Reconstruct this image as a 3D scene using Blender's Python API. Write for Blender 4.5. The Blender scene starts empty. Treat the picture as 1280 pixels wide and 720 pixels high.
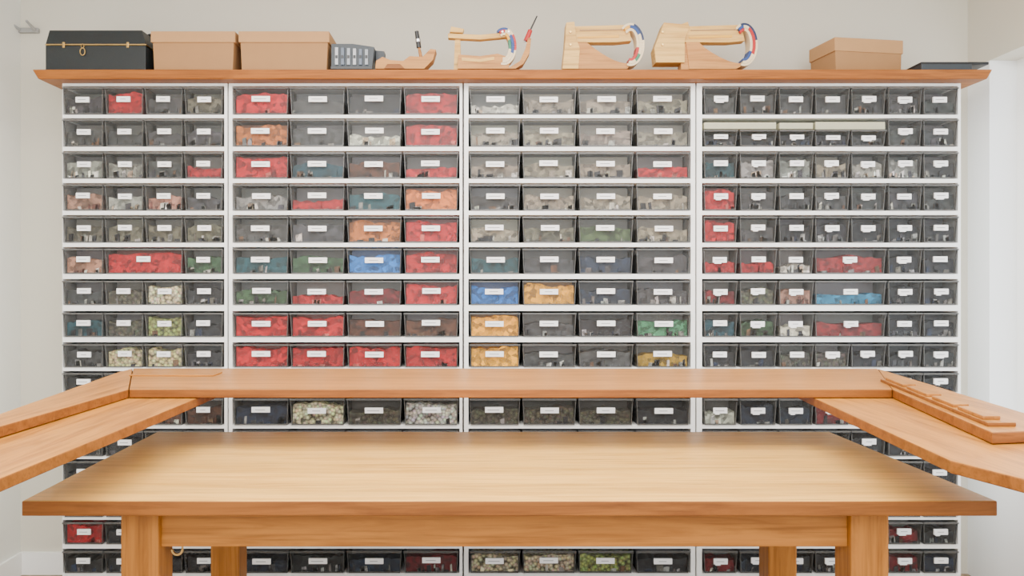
import bpy, math, random
from mathutils import Vector
random.seed(7)
F=1000.0; CX=600.0; CY=352.0; CH=1.45
def wx(px,Z): return (px-CX)*Z/F
def wz(py,Z): return CH+(CY-py)*Z/F

# ---------------------------------------------------------------- materials
def newmat(name):
    m=bpy.data.materials.new(name); m.use_nodes=True
    nt=m.node_tree; b=nt.nodes['Principled BSDF']
    return m,nt,b
def plain(name,col,rough=0.5,metal=0.0,noise=0.0,nscale=30,bump=0.0):
    m,nt,b=newmat(name)
    b.inputs['Roughness'].default_value=rough; b.inputs['Metallic'].default_value=metal
    tc=nt.nodes.new('ShaderNodeTexCoord'); n=nt.nodes.new('ShaderNodeTexNoise')
    n.inputs['Scale'].default_value=nscale; n.inputs['Detail'].default_value=4
    nt.links.new(tc.outputs['Object'],n.inputs['Vector'])
    mr=nt.nodes.new('ShaderNodeMapRange'); mr.inputs['To Min'].default_value=1-noise; mr.inputs['To Max'].default_value=1+noise
    nt.links.new(n.outputs['Fac'],mr.inputs['Value'])
    vm=nt.nodes.new('ShaderNodeVectorMath'); vm.operation='SCALE'; vm.inputs[0].default_value=col[:3]
    nt.links.new(mr.outputs['Result'],vm.inputs['Scale']); nt.links.new(vm.outputs['Vector'],b.inputs['Base Color'])
    if bump:
        bp=nt.nodes.new('ShaderNodeBump'); bp.inputs['Strength'].default_value=bump; bp.inputs['Distance'].default_value=0.002
        nt.links.new(n.outputs['Fac'],bp.inputs['Height']); nt.links.new(bp.outputs['Normal'],b.inputs['Normal'])
    return m
def attrmat(name,rough=0.6,kind='solid'):
    m,nt,b=newmat(name); b.inputs['Roughness'].default_value=rough
    at=nt.nodes.new('ShaderNodeAttribute'); at.attribute_name='Col'
    tc=nt.nodes.new('ShaderNodeTexCoord'); v=nt.nodes.new('ShaderNodeTexVoronoi')
    v.inputs['Scale'].default_value={'solid':58,'beads':75,'flat':5}[kind]
    nt.links.new(tc.outputs['Object'],v.inputs['Vector'])
    mr=nt.nodes.new('ShaderNodeMapRange')
    lo,hi={'solid':(0.35,1.6),'beads':(1.5,0.1),'flat':(0.95,1.05)}[kind]
    mr.inputs['To Min'].default_value=lo; mr.inputs['To Max'].default_value=hi
    if kind=='beads': nt.links.new(v.outputs['Distance'],mr.inputs['Value']); mr.inputs['From Max'].default_value=0.85
    else:
        sp=nt.nodes.new('ShaderNodeSeparateColor'); nt.links.new(v.outputs['Color'],sp.inputs['Color']); nt.links.new(sp.outputs['Red'],mr.inputs['Value'])
    vm=nt.nodes.new('ShaderNodeVectorMath'); vm.operation='SCALE'
    nt.links.new(at.outputs['Color'],vm.inputs[0]); nt.links.new(mr.outputs['Result'],vm.inputs['Scale'])
    if kind=='beads':
        mx=nt.nodes.new('ShaderNodeMix'); mx.data_type='RGBA'; mx.blend_type='MULTIPLY'; mx.inputs['Factor'].default_value=0.3
        nt.links.new(vm.outputs['Vector'],mx.inputs['A']); nt.links.new(v.outputs['Color'],mx.inputs['B'])
        nt.links.new(mx.outputs['Result'],b.inputs['Base Color'])
    else: nt.links.new(vm.outputs['Vector'],b.inputs['Base Color'])
    return m
def wood(name,c1,c2,axis='X',rough=0.35,stave=0.0,stretch=14,coat=0.0):
    m,nt,b=newmat(name); b.inputs['Roughness'].default_value=rough
    b.inputs['Coat Weight'].default_value=coat; b.inputs['Coat Roughness'].default_value=0.25
    b.inputs['Specular IOR Level'].default_value=0.25
    tc=nt.nodes.new('ShaderNodeTexCoord'); mp=nt.nodes.new('ShaderNodeMapping')
    s=[stretch]*3; s['XYZ'.index(axis)]=1.0; mp.inputs['Scale'].default_value=s
    nt.links.new(tc.outputs['Object'],mp.inputs['Vector'])
    vec=mp.outputs['Vector']
    n=nt.nodes.new('ShaderNodeTexNoise'); n.inputs['Scale'].default_value=2.2; n.inputs['Detail'].default_value=8; n.inputs['Roughness'].default_value=0.65; n.inputs['Distortion'].default_value=0.8
    nt.links.new(vec,n.inputs['Vector'])
    fac=n.outputs['Fac']
    cr=nt.nodes.new('ShaderNodeValToRGB'); cr.color_ramp.elements[0].position=0.36; cr.color_ramp.elements[1].position=0.56
    cr.color_ramp.elements[0].color=(*c2,1); cr.color_ramp.elements[1].color=(*c1,1)
    nt.links.new(fac,cr.inputs['Fac']); out=cr.outputs['Color']
    mp2=nt.nodes.new('ShaderNodeMapping'); s2=[90]*3; s2['XYZ'.index(axis)]=3.0; mp2.inputs['Scale'].default_value=s2
    nt.links.new(tc.outputs['Object'],mp2.inputs['Vector'])
    n2=nt.nodes.new('ShaderNodeTexNoise'); n2.inputs['Scale'].default_value=1.5; n2.inputs['Detail'].default_value=3
    nt.links.new(mp2.outputs['Vector'],n2.inputs['Vector'])
    mr2=nt.nodes.new('ShaderNodeMapRange'); mr2.inputs['From Min'].default_value=.3; mr2.inputs['From Max'].default_value=.5; mr2.inputs['To Min'].default_value=.74; mr2.inputs['To Max'].default_value=1.0
    nt.links.new(n2.outputs['Fac'],mr2.inputs['Value'])
    v2=nt.nodes.new('ShaderNodeVectorMath'); v2.operation='SCALE'; nt.links.new(out,v2.inputs[0]); nt.links.new(mr2.outputs['Result'],v2.inputs['Scale']); out=v2.outputs['Vector']
    if stave>0:
        sx=nt.nodes.new('ShaderNodeSeparateXYZ'); nt.links.new(tc.outputs['Object'],sx.inputs['Vector'])
        ax='XYZ'.index('Y' if axis=='X' else 'X')
        d=nt.nodes.new('ShaderNodeMath'); d.operation='DIVIDE'; d.inputs[1].default_value=stave; nt.links.new(sx.outputs[ax],d.inputs[0])
        fl=nt.nodes.new('ShaderNodeMath'); fl.operation='FLOOR'; nt.links.new(d.outputs[0],fl.inputs[0])
        wn=nt.nodes.new('ShaderNodeTexWhiteNoise'); wn.noise_dimensions='1D'; nt.links.new(fl.outputs[0],wn.inputs['W'])
        mr=nt.nodes.new('ShaderNodeMapRange'); mr.inputs['To Min'].default_value=0.92; mr.inputs['To Max'].default_value=1.06
        nt.links.new(wn.outputs['Value'],mr.inputs['Value'])
        vm=nt.nodes.new('ShaderNodeVectorMath'); vm.operation='SCALE'; nt.links.new(out,vm.inputs[0]); nt.links.new(mr.outputs['Result'],vm.inputs['Scale']); out=vm.outputs['Vector']
    nt.links.new(out,b.inputs['Base Color'])
    bp=nt.nodes.new('ShaderNodeBump'); bp.inputs['Strength'].default_value=0.08; bp.inputs['Distance'].default_value=0.001
    nt.links.new(fac,bp.inputs['Height']); nt.links.new(bp.outputs['Normal'],b.inputs['Normal'])
    return m
def smoky(name,diff,tr,mix):
    m=bpy.data.materials.new(name); m.use_nodes=True; nt=m.node_tree
    b=nt.nodes['Principled BSDF']; b.inputs['Base Color'].default_value=(*diff,1); b.inputs['Roughness'].default_value=0.12
    t=nt.nodes.new('ShaderNodeBsdfTransparent'); t.inputs['Color'].default_value=(*tr,1)
    mx=nt.nodes.new('ShaderNodeMixShader'); mx.inputs['Fac'].default_value=mix
    o=nt.nodes['Material Output']
    nt.links.new(t.outputs[0],mx.inputs[1]); nt.links.new(b.outputs[0],mx.inputs[2]); nt.links.new(mx.outputs[0],o.inputs['Surface'])
    return m

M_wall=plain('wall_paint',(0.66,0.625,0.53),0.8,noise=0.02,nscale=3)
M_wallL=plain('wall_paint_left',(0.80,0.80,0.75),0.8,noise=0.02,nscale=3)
M_wallR=plain('wall_right_lit',(0.90,0.92,0.93),0.8,noise=0.02,nscale=3)  # paler colour stands in for daylight that misses this wall
M_ceil=plain('ceiling_paint',(0.85,0.85,0.83),0.9,noise=0.01)
M_white=plain('white_laminate',(0.92,0.92,0.90),0.45,noise=0.015,nscale=8)
M_int=plain('cabinet_interior',(0.2,0.2,0.19),0.7,noise=0.03)
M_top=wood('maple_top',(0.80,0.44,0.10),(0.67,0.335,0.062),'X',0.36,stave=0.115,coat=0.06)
M_edge=wood('oak_edge_shaded',(0.26,0.088,0.014),(0.18,0.056,0.009),'X',0.45,stretch=10)  # darker than the tops: shade on board fronts is put into the colour
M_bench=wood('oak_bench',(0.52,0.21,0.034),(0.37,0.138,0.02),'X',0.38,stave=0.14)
M_benchY=wood('oak_bench_long',(0.53,0.215,0.034),(0.35,0.13,0.018),'Y',0.38,stave=0.11)
M_leg=wood('oak_leg',(0.40,0.152,0.024),(0.28,0.10,0.014),'Z',0.45)
M_apron=wood('oak_apron',(0.40,0.152,0.024),(0.28,0.10,0.014),'X',0.45)
M_shelf=wood('oak_shelf',(0.34,0.112,0.016),(0.23,0.07,0.009),'X',0.4)
M_floor=wood('floor_boards',(0.35,0.25,0.16),(0.28,0.19,0.11),'Y',0.5,stave=0.16)
M_card=plain('kraft_card',(0.35,0.18,0.07),0.8,noise=0.05,nscale=25)
M_card2=plain('kraft_card_lid',(0.44,0.24,0.10),0.8,noise=0.05,nscale=25)
M_black=plain('black_leatherette',(0.008,0.012,0.014),0.45,noise=0.2,nscale=120,bump=0.3)
M_brass=plain('brass',(0.55,0.36,0.13),0.35,1.0)
M_steel=plain('steel',(0.6,0.6,0.62),0.3,1.0)
M_dark=plain('dark_plastic',(0.015,0.017,0.02),0.4)
M_slate=plain('slate_cover',(0.035,0.045,0.055),0.5,noise=0.1)
M_ply=wood('pale_ply',(0.74,0.46,0.14),(0.56,0.30,0.075),'X',0.5)
M_oak2=wood('warm_block',(0.53,0.245,0.07),(0.40,0.165,0.042),'X',0.5)
M_paint=attrmat('painted',0.45,'flat')
M_sol=attrmat('drawer_goods',0.6,'solid')
M_bead=attrmat('beads',0.35,'beads')
M_smoke=smoky('smoky_plastic',(0.14,0.14,0.135),(0.92,0.92,0.92),0.15)
M_rim=smoky('smoky_plastic_rim',(0.17,0.17,0.165),(0.75,0.75,0.75),0.5)
M_label=plain('label_card',(0.9,0.9,0.9),0.6)
M_ink=plain('label_ink',(0.25,0.25,0.27),0.6)
M_pale=plain('cream_strip',(0.45,0.44,0.31),0.6,noise=0.06)
M_grey=plain('grey_metal',(0.35,0.35,0.34),0.5)

# ---------------------------------------------------------------- mesh builder
class MB:
    def __init__(s): s.v=[];s.f=[];s.m=[];s.c=[];s.mats=[]
    def mi(s,m):
        if m not in s.mats: s.mats.append(m)
        return s.mats.index(m)
    def face(s,pts,m,c=(1,1,1)):
        i=len(s.v); s.v+=[tuple(p) for p in pts]; s.f.append(tuple(range(i,i+len(pts)))); s.m.append(s.mi(m)); s.c.append(c)
    def solid(s,bot,top,m,c=(1,1,1),mtop=None):
        n=len(bot); i=len(s.v); s.v+=[tuple(p) for p in bot]+[tuple(p) for p in top]
        k=s.mi(m)
        s.f.append(tuple(range(i+n-1,i-1,-1))); s.f.append(tuple(range(i+n,i+2*n)))
        s.m+= [k, s.mi(mtop) if mtop else k]; s.c+=[c,c]
        for a in range(n):
            b=(a+1)%n; s.f.append((i+a,i+b,i+n+b,i+n+a)); s.m.append(k); s.c.append(c)
    def box(s,x0,x1,y0,y1,z0,z1,m,c=(1,1,1),tx=0,ty=0,mtop=None):
        s.solid([(x0+tx,y0+ty,z0),(x1-tx,y0+ty,z0),(x1-tx,y1-ty,z0),(x0+tx,y1-ty,z0)],[(x0,y0,z1),(x1,y0,z1),(x1,y1,z1),(x0,y1,z1)],m,c,mtop)
    def plan(s,pts,z0,z1,m,mtop=None):
        a=sum(pts[i][0]*pts[(i+1)%len(pts)][1]-pts[(i+1)%len(pts)][0]*pts[i][1] for i in range(len(pts)))
        if a<0: pts=pts[::-1]
        s.solid([(x,y,z0) for x,y in pts],[(x,y,z1) for x,y in pts],m,mtop=mtop)
    def prof(s,pts,y0,y1,m,c=(1,1,1)):  # XZ profile extruded in Y
        a=sum(pts[i][0]*pts[(i+1)%len(pts)][1]-pts[(i+1)%len(pts)][0]*pts[i][1] for i in range(len(pts)))
        if a<0: pts=pts[::-1]
        s.solid([(x,y1,z) for x,z in pts],[(x,y0,z) for x,z in pts],m,c)
    def tube(s,p0,p1,r0,r1,m,c=(1,1,1),n=14):
        p0=Vector(p0);p1=Vector(p1);d=(p1-p0).normalized();u=d.orthogonal().normalized();w=d.cross(u)
        A=[p0+(u*math.cos(2*math.pi*i/n)+w*math.sin(2*math.pi*i/n))*r0 for i in range(n)]
        B=[p1+(u*math.cos(2*math.pi*i/n)+w*math.sin(2*math.pi*i/n))*r1 for i in range(n)]
        s.solid(A,B,m,c)
    def arc(s,cx,cz,rx,rz,a0,a1,w,y0,y1,m,cols,n=28):
        for k in range(n):
            t0=math.radians(a0+(a1-a0)*k/n);t1=math.radians(a0+(a1-a0)*(k+1)/n)
            q=[(cx+(rx-w)*math.cos(t0),cz+(rz-w)*math.sin(t0)),(cx+rx*math.cos(t0),cz+rz*math.sin(t0)),(cx+rx*math.cos(t1),cz+rz*math.sin(t1)),(cx+(rx-w)*math.cos(t1),cz+(rz-w)*math.sin(t1))]
            s.prof(q,y0,y1,m,cols[int(k*len(cols)/n)%len(cols)])
    def obj(s,name,parent=None,bevel=0,seg=2,origin=None):
        me=bpy.data.meshes.new(name); o0=Vector(origin or (0,0,0))
        me.from_pydata([tuple(Vector(p)-o0) for p in s.v],[],s.f); 
        for m in s.mats: me.materials.append(m)
        me.polygons.foreach_set('material_index',s.m)
        ca=me.color_attributes.new('Col','FLOAT_COLOR','CORNER')
        for p in me.polygons:
            c=s.c[p.index]
            for li in p.loop_indices: ca.data[li].color=(c[0],c[1],c[2],1)
        me.update()
        o=bpy.data.objects.new(name,me); bpy.context.collection.objects.link(o); o.location=o0
        if parent: o.parent=parent
        if bevel:
            b=o.modifiers.new('bevel','BEVEL'); b.width=bevel; b.segments=seg; b.limit_method='ANGLE'; b.angle_limit=math.radians(40)
        return o
def empty(name):
    e=bpy.data.objects.new(name,None); bpy.context.collection.objects.link(e); e.empty_display_size=0.1; return e

# ---------------------------------------------------------------- room
YB=3.97; XL=-2.28; XR=2.42; YF=-1.6; HC=3.0
def single(name,*a,**k):
    b=MB(); b.box(*a,**k); return b.obj(name)
single('floor',XL-0.15,XR+0.25,YF,YB+0.15,-0.1,0,M_floor)
single('ceiling',XL-0.15,XR+0.25,YF,YB+0.15,HC,HC+0.1,M_ceil)
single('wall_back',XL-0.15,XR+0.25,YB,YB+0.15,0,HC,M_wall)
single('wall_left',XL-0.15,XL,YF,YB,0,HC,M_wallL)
single('baseboard_back',XL+.015,wx(78,3.6)-.005,YB-.015,YB,0,.11,M_white)
single('baseboard_left',XL,XL+.015,YF,YB,0,.11,M_white)
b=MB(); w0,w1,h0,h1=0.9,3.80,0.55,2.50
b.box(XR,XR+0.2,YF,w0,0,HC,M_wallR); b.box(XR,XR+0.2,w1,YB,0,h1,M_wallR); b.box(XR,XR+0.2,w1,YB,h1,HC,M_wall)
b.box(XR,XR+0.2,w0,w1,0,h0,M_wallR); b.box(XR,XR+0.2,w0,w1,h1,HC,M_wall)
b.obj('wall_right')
b=MB()
yy=[(w0,w0+.05),(w0+.94,w0+.99),(w0+1.90,w0+1.95),(w1-.06,w1)]
for a,c in yy: b.box(XR+0.13,XR+0.18,a,c,h0,h1,M_white)
b.box(XR+0.135,XR+0.175,w0,w1,h0,h0+0.05,M_white); b.box(XR+0.135,XR+0.175,w0,w1,h1-0.05,h1,M_white)
b.obj('window_1')

# ---------------------------------------------------------------- storage cabinets
ZC=3.60
rows=[(110,143),(150,183),(191,223),(231,263),(271,303),(311,342),(351,381),(391,421),(430,459),(466,490),(498,531),(538,570),(576,608),(614,646),(652,680),(688,716)]
bays=[(78,284,[(80,130),(132,180),(182,229),(231,279)]),
      (286,578,[(292,361),(363,431),(434,502),(505,573)]),
      (580,869,[(587,650),(653,720),(723,791),(795,862)]),
      (871,1201,[(879,921),(924,970),(973,1016),(1018,1061),(1063,1106),(1109,1151),(1153,1196)])]
spec=[["grgl","gggg","wwgR","pwpg","llll","prre","gmcd","tmGd","gYYd","dddd","dkkk","dddd","dddd","dddd","rddd","dddd"],
      ["rgdr","ogWr","rtkR","wRto","ggor","tebr","eRQr","rrkk","rrrr","dddd","ncmC","dddd","dddd","dddd","dddd","ndnQ"],
      ["Wsss","ssss","sssR","gsss","slhs","tgng","byng","ygdE","yggv","dddd","mmmd","dddd","dddd","dddd","dddd","ccGd"],
      ["ggggggg","ddddggg","twwswwg","rgggggg","rgddddd","RRWqqdd","QmpBBdd","teWqqdd","ddmmddd","ddddddd","WnnQQdd","ddddddd","ddddddd","ddddddd","dddddQd","QndddQn"]]
wide={(0,5):1,(3,5):3,(3,6):3,(3,7):3}
C={'g':(.045,.047,.05),'d':(.014,.016,.02),'n':(.010,.020,.042),'b':(.008,.12,.42),'r':(.40,.003,.009),'R':(.36,.004,.010),'Q':(.15,.005,.010),'q':(.20,.012,.015),
   'o':(.50,.14,.022),'y':(.74,.33,.006),'v':(.34,.21,.01),'t':(.008,.05,.068),'e':(.03,.08,.035),'E':(.05,.22,.10),'w':(.22,.22,.20),'W':(.6,.58,.48),'c':(.9,.78,.48),'C':(.95,.92,.87),
   's':(.22,.19,.14),'k':(.075,.026,.014),'G':(.35,.42,.12),'Y':(.9,.82,.4),'p':(.33,.16,.11),'l':(.105,.10,.07),'m':(.12,.11,.075),'h':(.05,.085,.035),'B':(.01,.16,.28)}
low=set('RWB')   # shallow fill
bead=set('cCGYm')
def jit(c,a=0.18):
    k=1+random.uniform(-a,a); return tuple(max(0,min(1,x*k*(1+random.uniform(-.06,.06)))) for x in c)
for bi,(bx0,bx1,cols) in enumerate(bays):
    root=empty('storage_cabinet')
    fr=MB(); x0=wx(bx0,ZC); x1=wx(bx1,ZC); zt=2.3425; zb=wz(720,ZC); D=ZC+0.355
    lx=wx(cols[0][0]-1.5,ZC); rx=wx(cols[-1][1]+1.5,ZC)
    fr.box(x0,lx,ZC,D,zb,zt,M_white); fr.box(rx,x1,ZC,D,zb,zt,M_white)
    fr.box(lx,rx,D-0.01,D,zb,zt,M_int)
    fr.box(lx,rx,ZC,D-0.01,wz(107.5,ZC),zt,M_white)
    for i,(a,c) in enumerate(rows):
        nxt=rows[i+1][0]-2.3 if i<len(rows)-1 else 720
        fr.box(lx,rx,ZC-0.001,D-0.01,wz(nxt,ZC),wz(c+0.4,ZC),M_white)
    fr.box(x0+0.01,x1-0.01,ZC+0.03,D,0.0,zb,M_white)
    fr.obj('frame',root)
    sh=MB(); co=MB(); la=MB()
    for ri,(a,c) in enumerate(rows):
        ci=0
        while ci<len(cols):
            p0,p1=cols[ci]; code=spec[bi][ri][ci]
            if wide.get((bi,ri))==ci: p1=cols[ci+1][1]; ci+=1
            ci+=1
            ta=a
            if bi==3 and ri==1 and p0<1100: ta=a+13
            X0,X1=wx(p0,ZC),wx(p1,ZC); T,B=wz(ta,ZC),wz(c,ZC); H=T-B; W=X1-X0
            yf=ZC-0.006; tp=0.006; yb=ZC+0.30
            sh.face([(X0+tp,yf+0.008,B),(X1-tp,yf+0.008,B),(X1,yf,T),(X0,yf,T)],M_smoke)
            sh.face([(X0+tp,yf+0.008,B),(X0,yf,T),(X0,yb,T),(X0+tp,yb,B)],M_rim)
            sh.face([(X1-tp,yf+0.008,B),(X1-tp,yb,B),(X1,yb,T),(X1,yf,T)],M_rim)
            sh.face([(X0+tp,yf+0.008,B),(X0+tp,yb,B),(X1-tp,yb,B),(X1-tp,yf+0.008,B)],M_rim)
            r=0.003
            sh.box(X0-0.001,X1+0.001,yf-0.010,yf+0.002,T-0.007,T,M_rim)
            sh.box(X0+tp,X1-tp,yf,yf+0.008,B,B+0.005,M_rim)
            sh.solid([(X0+tp,yf+0.002,B),(X0+tp+r,yf+0.002,B),(X0+tp+r,yf+0.01,B),(X0+tp,yf+0.01,B)],[(X0,yf-0.004,T),(X0+r,yf-0.004,T),(X0+r,yf+0.004,T),(X0,yf+0.004,T)],M_rim)
            sh.solid([(X1-tp-r,yf+0.002,B),(X1-tp,yf+0.002,B),(X1-tp,yf+0.01,B),(X1-tp-r,yf+0.01,B)],[(X1-r,yf-0.004,T),(X1,yf-0.004,T),(X1,yf+0.004,T),(X1-r,yf+0.004,T)],M_rim)
            base=C[code]; haze={'s':(.32,.30,.25),'l':(.20,.20,.165)}.get(code,(.16,.16,.155))
            if code=='d' or code=='n': haze=(.075,.078,.086)
            if code in 'ryob': haze=tuple(.6*q+.4*u for q,u in zip(haze,base))
            co.box(X0+tp,X1-tp,ZC+0.10,ZC+0.105,B+0.004,T-0.004,M_paint,jit(haze,.12))  # backing card: reflected haze of the upper drawer front is in its colour
            fill={'r':.76,'o':.76,'y':.78,'b':.68,'s':.5}.get(code, random.uniform(.48,.68))
            if code in low: fill=random.uniform(.3,.42)
            if code in 'cCYG': fill=.70
            n=13; xs=[X0+tp+0.003+(W-2*tp-0.006)*i/(n-1) for i in range(n)]
            amp=0.055
            ph0=random.uniform(0,6.28)
            tops=[B+0.004+H*min(.90,fill+.05*math.sin(ph0+i*.5)+random.uniform(-amp,amp)) for i in range(n)]
            mt=M_bead if code in bead else M_sol
            pts=[(xs[0],B+0.003)]+[(xs[-1],B+0.003)]+[(xs[i],tops[i]) for i in range(n-1,-1,-1)]
            co.prof(pts,yf+0.018,ZC+0.095,mt,jit(base))
            k=0 if code in 'yb' else random.randint(4,11)
            if code=='r': k=3
            if code in bead: k=2
            for q in range(k):
                pw=random.uniform(.005,.030)*min(1,W/.2); ph=random.uniform(.006,.34*H); px=random.uniform(X0+tp+.004,X1-tp-.004-pw)
                if code in 'dn': pc=random.choice([base,(.05,.05,.06),(.01,.02,.05),(.12,.11,.10),(.3,.3,.29)])
                elif code in 'wW': pc=random.choice([(.75,.73,.66),(.55,.55,.52),(.04,.04,.05),(.4,.3,.2)])
                elif code=='p': pc=random.choice([(.6,.32,.25),(.65,.6,.54),(.12,.04,.03)])
                elif code in 'rR': pc=random.choice([base,(.22,.002,.006),(.45,.09,.07)])
                else: pc=random.choice([base,base,(.2,.195,.18),(.45,.43,.38),(.012,.012,.016),(.12,.06,.03),(.012,.012,.016)])
                sl=random.uniform(-.004,.004)
                co.prof([(px,B+.004),(px+pw,B+.004),(px+pw+sl,B+.004+ph),(px+sl,B+.004+ph*random.uniform(.7,1))],yf+0.0125,yf+0.017,M_sol,jit(pc))
            lw=(0.082 if bi in(1,2) else 0.060); lh=0.0245
            if bi==3: lw=0.062; lh=0.025
            if H<0.08: lh=.020
            lc=(X0+X1)/2+random.uniform(-.004,.004); lz=B+H*0.56+random.uniform(-.003,.003)
            la.box(lc-lw/2,lc+lw/2,yf-0.004,yf+0.004,lz-lh/2,lz+lh/2,M_label)
            l2=lw*random.uniform(.22,.38)
            la.box(lc-l2,lc+l2*.8,yf-0.0046,yf-0.0038,lz-.0012,lz+.0014,M_ink)
            if bi==3 and random.random()<.7:
                la.box(lc-lw*.38,lc+lw*random.uniform(-.1,.2),yf-0.0044,yf+0.003,lz-lh/2-.005,lz-lh/2+.001,M_label)
    sh.obj('drawer_shells',root); co.obj('drawer_contents',root); la.obj('drawer_labels',root)
    if bi==3:
        e=MB(); e.box(wx(880,ZC),wx(970,ZC),ZC-0.004,ZC+0.2,wz(161.5,ZC),wz(153,ZC),M_pale)
        e.box(wx(974,ZC),wx(1016,ZC),ZC-0.004,ZC+0.2,wz(161.5,ZC),wz(153.5,ZC),M_pale)
        e.box(wx(1019,ZC),wx(1106,ZC),ZC-0.004,ZC+0.2,wz(162,ZC),wz(152.5,ZC),M_pale)
        e.obj('paper_tray',root,0.002)

# ---------------------------------------------------------------- top shelf
ST=2.384; SB=2.344; SF=3.52
b=MB(); b.solid([(wx(46,SF),SF+0.01,SB),(wx(1236,SF),SF+0.01,SB),(wx(1236,SF),YB-0.002,SB),(wx(46,SF),YB-0.002,SB)],
 [(wx(40,SF),SF,ST),(wx(1241,SF),SF,ST),(wx(1241,SF),YB-0.002,ST),(wx(40,SF),YB-0.002,ST)],M_shelf)
b.obj('display_shelf',bevel=0.004)
S=3.56
X=lambda p:wx(p,S)
def Z(p): return wz(p,S)
def pr(pts): return [(X(a),max(ST,Z(c))) for a,c in pts]
def lidbox(name,a,c,top,lid,depth=0.26,over=2,mb=M_card,ml=M_card2,yaw=0):
    r=MB(); x0,x1=X(a),X(c)
    cx=(x0+x1)/2
    r.box(x0-cx+over*.0036,x1-cx-over*.0036,-depth/2+.006,depth/2-.006,0,Z(lid)-ST+.004,mb,tx=.006)
    r.box(x0-cx,x1-cx,-depth/2,depth/2,Z(lid)-ST,Z(top)-ST,ml)
    o=r.obj(name,bevel=0.003); o.location=(cx,S+depth/2+.01,ST); o.rotation_euler=(0,0,yaw); return o
lidbox('cardboard_box',187,293,38,52)
lidbox('cardboard_box',297,411,38,52)
r=MB(); r.box(-.165,.165,-.10,.10,0,.118,M_card,tx=.004); r.box(-.170,.170,-.104,.104,.104,.166,M_card2)
o=r.obj('cardboard_box',bevel=.003); o.location=(X(1094)-.012,S+.165,ST); o.rotation_euler=(0,0,math.radians(9))
# black case
r=MB(); x0,x1=X(57),X(182)
r.box(x0,x1,S,S+.27,ST,Z(57),M_black); 
r.box(x0-.002,x1+.002,S-.002,S+.272,Z(56.5),Z(55),M_brass)
r.solid([(x0,S,Z(55)),(x1,S,Z(55)),(x1,S+.27,Z(55)),(x0,S+.27,Z(55))],[(x0+.012,S+.01,Z(37)),(x1-.02,S+.01,Z(37)),(x1-.02,S+.26,Z(37)),(x0+.012,S+.26,Z(37))],M_black)
for q in (80,160): r.box(X(q)-.005,X(q)+.005,S-.006,S+.01,Z(60),Z(53),M_brass)
for q in (80,146): r.box(X(q)-.012,X(q)+.012,S+.12,S+.15,Z(38),Z(29),M_black)
r.box(X(78),X(149),S+.12,S+.15,Z(32),Z(28),M_black)
for q in (66,174):
    r.arc(X(q),Z(37),.022,.02,0,180,.006,S+.12,S+.15,M_dark,[(1,1,1)],10)
r.arc(X(104),Z(65),.013,.018,0,360,.004,S-.008,S-.002,M_brass,[(1,1,1)],18)
r.arc(X(104),Z(58),.008,.01,0,360,.003,S-.008,S-.002,M_brass,[(1,1,1)],14)
r.obj('black_carrying_case',bevel=.002)
# slotted dark tool rack
r=MB(); r.prof(pr([(413,86),(413,53),(440,53),(467,57),(466,70),(464,86)]),S+.02,S+.12,M_slate)
r.prof(pr([(467,70),(478,70),(478,58),(467,57)]),S+.075,S+.12,M_slate)
for i in range(6):
    a=418+i*7.5; t=58+i*.5
    r.prof(pr([(a,80),(a+4,80),(a+4,t),(a,t)]),S+.012,S+.0205,M_paint,[(.42,.44,.47),(.10,.13,.18),(.28,.31,.35)][i%3])
    r.prof(pr([(a+.5,72),(a+3.5,72),(a+3.5,68),(a+.5,68)]),S+.010,S+.0125,M_dark)
r.prof(pr([(413,86),(413,82),(465,83),(465,86)]),S+.005,S+.02,M_dark)
r.obj('tool_rack',bevel=.001)
# small plane-like wooden block with awl
r=MB(); r.prof(pr([(469,86),(470,76),(478,71),(488,75),(504,76),(512,70),(528,71),(538,61),(545,62),(541,75),(530,86)]),S,S+.07,M_oak2)
r.prof(pr([(480,86),(484,80),(500,80),(506,86)]),S-.002,S,M_edge)
r.tube((X(526),S+.035,Z(71)),(X(523),S+.035,Z(57)),.008,.006,M_oak2)
r.tube((X(523),S+.035,Z(57)),(X(520),S+.035,Z(36)),.011,.009,M_dark)
r.tube((X(522),S+.035,Z(50)),(X(521.6),S+.035,Z(46)),.0125,.0125,M_steel)
r.obj('wooden_hand_plane',bevel=.002)
W1=(.74,.60,.38);RD=(.45,.010,.010);BL=(.01,.05,.22);YE=(.75,.38,.03);GR=(.02,.18,.09);NV=(.008,.022,.08)
def ring(r,cx,cz,rx,rz,a0,a1,y0,y1,outer,mid,inner):
    r.arc(cx,cz,rx,rz,a0,a1,.010,y0,y1,M_paint,outer,30)
    r.arc(cx,cz,rx-.010,rz-.010,a0+6,a1-6,.013,y0-.002,y1,M_paint,mid,30)
    r.arc(cx,cz,rx-.023,rz-.023,a0+3,a1-3,.012,y0,y1,M_paint,inner,30)
# fret saw stand with screwdriver
r=MB()
r.prof(pr([(567,86),(569,33),(575,33),(576,86)]),S+.02,S+.05,M_ply)
r.prof(pr([(560,47),(560,41),(600,43),(641,39),(641,45),(600,49)]),S+.005,S+.04,M_ply)
r.prof(pr([(562,40),(564,33),(580,36),(578,41)]),S+.0,S+.04,M_ply)
r.prof(pr([(572,86),(573,68),(600,70),(622,67),(638,72),(636,86)]),S,S+.07,M_oak2)
r.prof(pr([(577,72),(600,74),(618,71),(618,75),(600,78),(577,76)]),S-.003,S,M_ply)
r.prof(pr([(634,86),(650,76),(657,60),(660,47),(664,48),(662,66),(654,80),(644,86)]),S+.0,S+.06,M_oak2)
ring(r,X(630),Z(58),.056,.084,-105,125,S-.004,S+.045,[W1,W1,W1,RD,RD,W1,BL,BL],[W1,W1,BL,BL,W1,RD],[W1,W1,GR,YE,W1])
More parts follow.
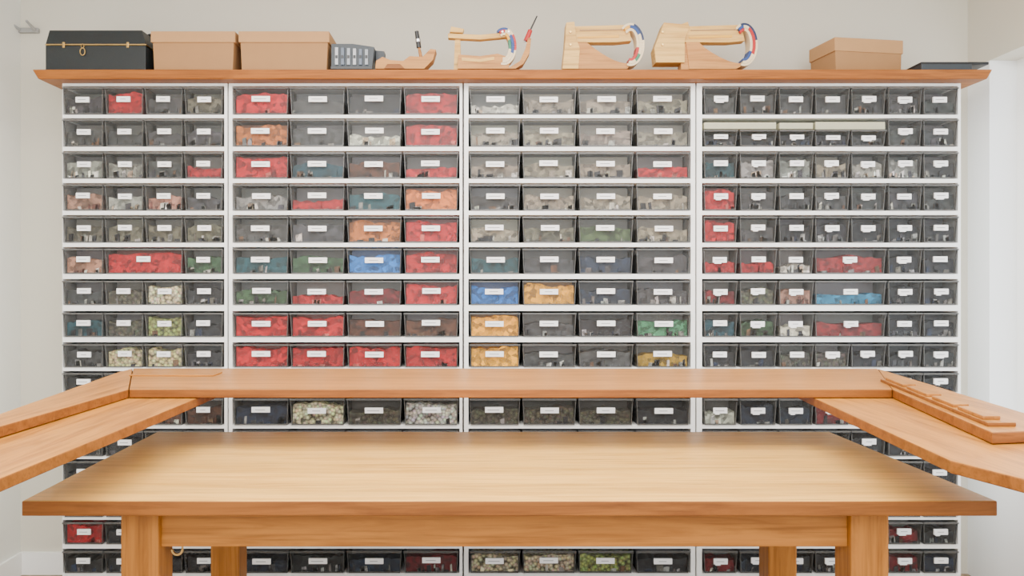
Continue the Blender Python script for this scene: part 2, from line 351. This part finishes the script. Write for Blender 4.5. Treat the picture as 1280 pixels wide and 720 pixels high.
for q in (628,636): r.tube((X(q),S-.008,Z(40)),(X(q),S+.05,Z(40)),.005,.005,M_steel)
r.tube((X(656),S+.03,Z(50)),(X(660),S+.03,Z(41)),.004,.003,M_steel)
r.tube((X(658),S+.03,Z(49)),(X(663.5),S+.03,Z(35)),.012,.010,M_paint,RD)
r.tube((X(663.5),S+.03,Z(35)),(X(672),S+.03,Z(17)),.004,.003,M_dark)
r.obj('fret_saw_stand',bevel=.001)
def saw(dx,ringx,rx,wide_block,o_,m_,i_):
    r=MB()
    if wide_block:
        r.prof(pr([(dx+2,78),(dx+0,60),(dx+12,28),(dx+34,30),(dx+42,27),(dx+44,34),(dx+38,50),(dx+38,78)]),S,S+.08,M_ply)
        r.prof(pr([(dx+34,86),(dx+34,60),(dx+40,52),(dx+50,56),(dx+60,74),(dx+62,86)]),S+.01,S+.07,M_oak2)
    else:
        r.prof(pr([(dx+0,86),(dx+3,58),(dx+5,28),(dx+15,27),(dx+18,50),(dx+22,60),(dx+20,86)]),S,S+.08,M_ply)
    b0=dx+(38 if wide_block else 14)
    r.prof(pr([(b0,52),(b0,32),(ringx-2,30),(ringx+2,50),(ringx-18,52)]),S+.01,S+.06,M_ply)
    r.prof(pr([(b0+6,47),(b0+6,45),(ringx-14,43),(ringx-14,46)]),S+.007,S+.011,M_paint,YE)
    r.prof(pr([(b0+8,38),(b0+8,36.5),(ringx-10,35.5),(ringx-10,37)]),S+.007,S+.011,M_paint,(.35,.2,.08))
    pts=[(b0+2,52),(b0+16,52)]+[(b0+16+i*(ringx-b0-16)/8, 52+27*math.sin(i/8*math.pi/2)) for i in range(1,9)]+[(ringx+4,77),(ringx-4,86),(b0+4,86)]
    if wide_block: pts=[(b0+2,52),(b0+18,52)]+[(b0+18+i*(ringx-b0-18)/8, 54+25*math.sin(i/8*math.pi/2)) for i in range(1,9)]+[(ringx+2,80),(ringx-10,86),(b0+6,86)]
    r.prof(pr(pts),S+.005,S+.065,M_oak2)
    ring(r,X(ringx),Z(56),rx,.096,-105,130,S-.006,S+.06,o_,m_,i_)
    for q,z in ((dx+10,40),(dx+10,56),(ringx+2,34)): r.tube((X(q),S-.006,Z(z)),(X(q),S+.085,Z(z)),.006,.006,M_brass)
    r.obj('coping_saw_clamp',bevel=.001)
saw(703,788,.062,False,[W1,W1,W1,W1,NV,NV,W1,W1],[W1,GR,W1,W1,BL,BL,YE],[RD,RD,W1,W1,W1])
saw(818,930,.060,True,[W1,W1,W1,W1,NV,NV,NV,W1],[W1,W1,RD,RD,RD,W1,BL],[BL,BL,W1,W1,W1,RD])
r=MB(); r.box(X(1152),X(1215),S+.0,S+.2,ST,Z(80),M_slate); r.box(X(1153),X(1238),S+.01,S+.22,Z(80),Z(76.5),M_dark)
r.obj('flat_folder',bevel=.002)

# ---------------------------------------------------------------- work table
root=empty('work_table'); TT=0.90; TB=0.862
b=MB(); pts=[(-1.149,2.005),(1.297,2.005),(1.280,2.93),(-1.182,2.93)]
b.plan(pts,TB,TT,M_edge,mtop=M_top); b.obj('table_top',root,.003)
L=MB()
for x0,y0 in ((-.935,2.08),(.965,2.08),(-.937,2.78),(1.003,2.78)):
    L.box(x0,x0+.099,y0,y0+.10,0,TB,M_leg)
L.obj('legs',root,.005)
A=MB(); A.box(-.837,.965,2.10,2.13,.754,TB,M_apron); A.box(-.838,1.003,2.82,2.85,.754,TB,M_apron)
A.obj('aprons',root,.002)
A=MB(); A.box(-.91,-.88,2.18,2.78,.754,TB,M_benchY); A.box(1.0,1.03,2.18,2.78,.754,TB,M_benchY); A.obj('side_aprons',root,.002)
A=MB(); A.arc(-.80,.742,.016,.016,180,360,.005,2.112,2.118,M_brass,[(1,1,1)],14); A.tube((-.7865,2.115,.741),(-.7865,2.115,.756),.0025,.0025,M_brass,n=8); A.obj('hook',root)

# ---------------------------------------------------------------- raised U-shaped bench
root=empty('raised_bench'); h=1.10; t=0.028
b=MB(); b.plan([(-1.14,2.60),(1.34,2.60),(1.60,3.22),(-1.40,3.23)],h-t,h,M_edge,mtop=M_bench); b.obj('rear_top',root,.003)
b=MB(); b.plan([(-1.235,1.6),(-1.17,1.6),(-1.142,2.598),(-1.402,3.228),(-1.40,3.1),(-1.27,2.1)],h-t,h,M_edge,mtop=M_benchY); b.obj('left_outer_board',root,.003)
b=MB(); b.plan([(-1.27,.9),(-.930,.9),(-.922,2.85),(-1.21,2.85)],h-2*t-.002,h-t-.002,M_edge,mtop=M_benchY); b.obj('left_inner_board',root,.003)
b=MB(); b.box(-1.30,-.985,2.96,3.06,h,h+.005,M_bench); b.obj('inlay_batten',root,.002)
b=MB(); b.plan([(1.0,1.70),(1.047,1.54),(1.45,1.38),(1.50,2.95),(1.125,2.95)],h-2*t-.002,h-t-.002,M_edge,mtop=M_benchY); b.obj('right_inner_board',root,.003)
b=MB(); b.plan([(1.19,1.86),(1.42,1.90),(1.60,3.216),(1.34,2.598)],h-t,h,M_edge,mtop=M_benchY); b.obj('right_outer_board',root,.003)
b=MB()
def rp(y,o): return (1.19+(y-1.86)*.203+.02+o, y)
b.plan([rp(1.93,0),rp(1.93,.07),rp(2.80,.07),rp(2.80,0)],h,h+.010,M_edge,mtop=M_benchY)
for y0,y1 in ((1.97,2.13),(2.16,2.32),(2.36,2.54),(2.58,2.76)):
    b.plan([rp(y0,.006),rp(y0,.05),rp(y1,.05),rp(y1,.006)],h+.010,h+.019,M_leg,mtop=M_benchY)
b.obj('clamp_rail',root,.002)
L=MB()
for x0,y0 in ((-1.24,1.0),(-1.26,1.7),(1.36,1.5),(1.42,1.95)):
    L.box(x0-.035,x0+.035,y0,y0+.07,0,h-2*t-.002,M_leg)
L.obj('legs',root,.004)

b=MB(); b.box(wx(24,YB),wx(50,YB),YB-.02,YB,wz(42,YB),wz(36,YB),M_grey); b.tube((wx(28,YB),YB-.02,wz(39,YB)),(wx(20,YB),YB-.09,wz(32,YB)),.008,.006,M_grey)
b.tube((wx(46,YB),YB-.02,wz(39,YB)),(wx(44,YB),YB-.08,wz(32,YB)),.008,.006,M_grey)
b.obj('coat_hook',bevel=.003)

# ---------------------------------------------------------------- light
w=bpy.data.worlds.new('World'); bpy.context.scene.world=w; w.use_nodes=True
w.node_tree.nodes['Background'].inputs['Color'].default_value=(0.92,0.97,1.0,1); w.node_tree.nodes['Background'].inputs['Strength'].default_value=3.1
def area(name,loc,rot,sx,sy,e,col=(1,1,1)):
    l=bpy.data.lights.new(name,'AREA'); l.shape='RECTANGLE'; l.size=sx; l.size_y=sy; l.energy=e; l.color=col
    o=bpy.data.objects.new(name,l); bpy.context.collection.objects.link(o); o.location=loc; o.rotation_euler=rot
area('overhead_fill',(0,1.9,2.95),(0,0,0),2.8,1.4,150,(1,.97,.92))  # added overhead fill to soften the room, not a fixture
area('rear_fill',(0,-.6,2.6),(math.radians(50),0,0),3.6,1.4,115,(1,.98,.95))  # added fill behind the camera, tilted towards the cabinets
sl=bpy.data.lights.new('daylight','SUN'); sl.energy=2.2; sl.angle=math.radians(35); sl.color=(.95,.98,1)
so=bpy.data.objects.new('daylight',sl); bpy.context.collection.objects.link(so)
so.rotation_euler=Vector((-.85,.25,-.42)).to_track_quat('-Z','Y').to_euler()

cam=bpy.data.cameras.new('camera'); co=bpy.data.objects.new('camera',cam); bpy.context.collection.objects.link(co)
co.location=(0,0,CH); co.rotation_euler=(math.pi/2,0,0); cam.sensor_width=36; cam.lens=F/1280*36
cam.shift_x=(640-CX)/1280; cam.shift_y=-(360-CY)/1280; cam.clip_start=.05
bpy.context.scene.camera=co
